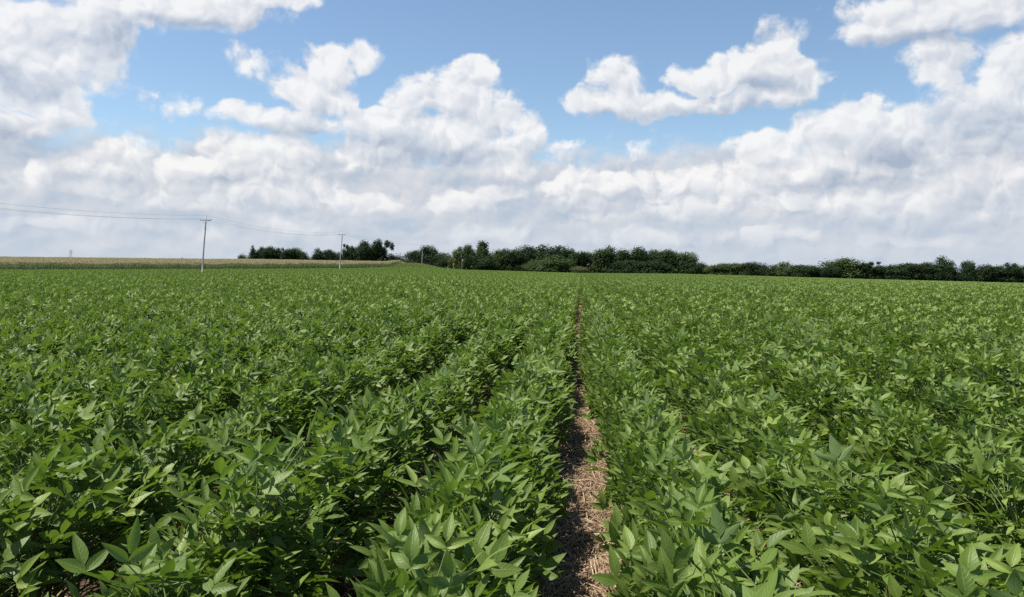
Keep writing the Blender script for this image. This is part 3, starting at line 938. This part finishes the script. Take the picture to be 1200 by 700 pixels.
def make_trees():
    kinds = {'round': 6, 'loose': 3, 'tall': 2, 'cone': 1, 'bush': 4}
    mats = {'d': M_td, 'm': M_tm, 'l': M_tl, 'b': M_tb}
    shapes, cache = {}, {}
    for k, n in kinds.items():
        shapes[k] = [tree_shape(500 + 17 * i + len(k), k) for i in range(n)]
    cnt = {}
    for (px, ty, w, d, kind, mt, lab) in TREES:
        q = cnt.get(kind, 0); cnt[kind] = q + 1
        i = q % kinds[kind]
        key = (kind, i, mt)
        scrub = d == 0
        if scrub: d = float(np.interp(px, [520, 680, 830, 1000, 1200], [392, 384, 362, 338, 312]))
        x, y = at(px, d); z = float(terrain(x, y))
        H = height_for(px, d, ty) - z
        H /= {'round': .985, 'loose': .99, 'tall': .98, 'cone': .95, 'bush': .90}[kind]
        W = w / 873 * d * {'round': 1.45, 'loose': 1.35, 'tall': 2.7, 'cone': 1.6, 'bush': 1.3}[kind] * (1.30 if px > 832 and not scrub else 1.18 if px > 575 else 1.0)
        low = kind == 'bush'
        name = "bush" if low and "bush" in lab else "tree"
        o = empty(name, (x, y, z - .05), float(rng.uniform(0, 6.28)))
        o.scale = (W, W, H)
        grp = "trees behind the corn" if px < 470 else "trees of the central wood" if px < 830 else "trees of the right hand treeline"
        if scrub: grp = "scrub at the foot of the treeline"
        tag(o, lab, name, grp)
        if key not in cache:
            cr = bpy.data.objects.new("crown", shapes[kind][i][0].mesh("tree_crown", [mats[mt]], smooth=False))
            tr = bpy.data.objects.new("trunk", shapes[kind][i][1].mesh("tree_trunk", [M_bark]))
            cache[key] = (cr, tr)
        else:
            cr, tr = (c.copy() for c in cache[key])
        for c in (cr, tr):
            col.objects.link(c); c.parent = o

# ------------------------------------------------------------------ poles, wires, sign, tower
def make_poles():
    line = [(-447, 62, 262, 0, "weathered utility pole outside the left edge of the photo"),
            (237, 150, 254.0, 3.8, "nearest and tallest looking utility pole, leaning right at the edge of the corn"),
            (398, 237, 272.5, 3.8, "second utility pole, in front of the middle of the corn"),
            (494, 330, 286.0, 1.8, "third utility pole, standing behind the grassy corner of the corn")]
    tops = []
    for i, (px, d, ty, lean, lab) in enumerate(line):
        x, y = at(px, d); z = float(terrain(x, y))
        H = (height_for(px, d, ty) - z) if i else 10.4
        o = empty("utility_pole", (x, y, z), R(YAW) + (0 if i else 0))
        tag(o, lab, "utility pole", "utility poles along the corn")
        k = math.tan(R(lean)) * H
        pts = [(0, 0, -.4), (k * .10, 0, H * .22), (k * .42, 0, H * .5), (k * .80, 0, H * .78), (k, 0, H)]
        b = MB(); b.tube(pts, [.165, .155, .14, .125, .11], 12); b.build("pole", M_wood, o)
        hz = H - .75
        kx = k * .93
        b = MB(); b.box((kx, -.16, hz), (1.15, .055, .065)); ca = b.build("crossarm", M_wood2, o)
        for s in (-1, 1):
            b = MB(); b.tube([(kx + s * .75, -.16, hz - .03), (kx, -.15, hz - .75)], .022, 6); b.build("brace", M_steel, o)
        ends = []
        for ex, ez in ((-1.0, hz + .065), (1.0, hz + .065)):
            b = MB(); bx = kx + ex
            b.tube([(bx, -.16, ez), (bx, -.16, ez + .06), (bx, -.16, ez + .07), (bx, -.16, ez + .13), (bx, -.16, ez + .14), (bx, -.16, ez + .2)], [.02, .02, .055, .06, .04, .035], 8)
            b.build("insulator", M_porc, o); ends.append((bx, -.16, ez + .2))
        b = MB(); b.tube([(k, 0, H - .02), (k, 0, H + .1), (k, 0, H + .11), (k, 0, H + .2), (k, 0, H + .26)], [.02, .02, .055, .06, .035], 8)
        b.build("insulator", M_porc, o); ends.append((k, 0, H + .26))
        mw = Matrix.Translation((x, y, z)) @ Matrix.Rotation(R(YAW), 4, 'Z')
        tops.append([np.array(mw @ Vector(e)) for e in ends])
    names = ["left crossarm wire of the power line running over the corn", "right crossarm wire of the power line running over the corn", "topmost wire of the power line, carried on the pole tops"]
    for w in range(3):
        pts = []
        for i in range(3):
            a, c = tops[i][w], tops[i + 1][w]
            for t in np.linspace(0, 1, 22)[(1 if i else 0):]:
                p = a + (c - a) * t; p[2] -= (1.5, 1.5, .9)[i] * 4 * t * (1 - t)
                pts.append(p)
        b = MB(); b.tube(pts, .012, 5, cap=False)
        o = b.build("power_line_wire", M_wire)
        tag(o, names[w], "wire", "wires of the power line")
    # short post with a box at the road beyond the field
    x, y = at(541, 352); z = float(terrain(x, y))
    H = height_for(541, 352, 303.5) - z
    o = empty("utility_post", (x, y, z), R(YAW)); tag(o, "short grey post with a round can on top, in front of the pale trees", "post")
    b = MB(); b.tube([(0, 0, -.3), (0, 0, H)], [.13, .10], 10); b.build("pole", M_bark, o)
    b = MB(); b.tube([(.34, 0, H - 1.3), (.34, 0, H - 1.25), (.34, 0, H - .35), (.34, 0, H - .3)], [.2, .27, .27, .18], 12); b.build("transformer_can", M_steel, o)
    # yellow sign
    x, y = at(531, 350); z = float(terrain(x, y)); H = height_for(531, 350, 309.6) - z
    o = empty("road_sign", (x, y, z), R(YAW)); tag(o, "small yellow diamond road sign on a post below the dark trees", "road sign")
    b = MB(); b.tube([(0, .05, -.3), (0, .05, H + .3)], .03, 6); b.build("post", M_steel, o)
    b = MB(); q = R(45); b.box((0, 0, H), (.42, .008, .42), [[math.cos(q), 0, -math.sin(q)], [0, 1, 0], [math.sin(q), 0, math.cos(q)]]); b.build("sign_panel", M_yel, o, smooth=False)
    # far lattice tower beyond the corn
    d = 1500; x, y = at(83, d); z = float(terrain(x, y)); H = height_for(83, d, 293) - z
    o = empty("lattice_tower", (x, y, z), .3); tag(o, "faint lattice tower on the horizon beyond the corn at far left", "tower")
    b = MB()
    w0, w1 = 4.0, .7
    cs = [(-1, -1), (1, -1), (1, 1), (-1, 1)]
    for (a, c) in cs:
        b.tube([(a * w0, c * w0, -.5), (a * w1, c * w1, H)], [.22, .12], 5)
    nb = 9
    for i in range(nb):
        z0, z1 = H * i / nb, H * (i + 1) / nb
        wa, wb = w0 + (w1 - w0) * i / nb, w0 + (w1 - w0) * (i + 1) / nb
        for q in range(4):
            (a, c), (e, g) = cs[q], cs[(q + 1) % 4]
            b.tube([(a * wa, c * wa, z0), (e * wb, g * wb, z1)], .09, 4); b.tube([(e * wa, g * wa, z0), (a * wb, c * wb, z1)], .09, 4)
    b.build("lattice_frame", M_steel, o)
    for f in (.84, .92, .995):
        b = MB(); b.box((0, 0, H * f), (4.2 if f < .99 else 2.4, .15, .2)); b.build("crossarm", M_steel, o)

if not SKYONLY:
    make_ground()
    make_beans()
    make_straw()
    make_corn()
    make_verge()
make_trees()
make_poles()
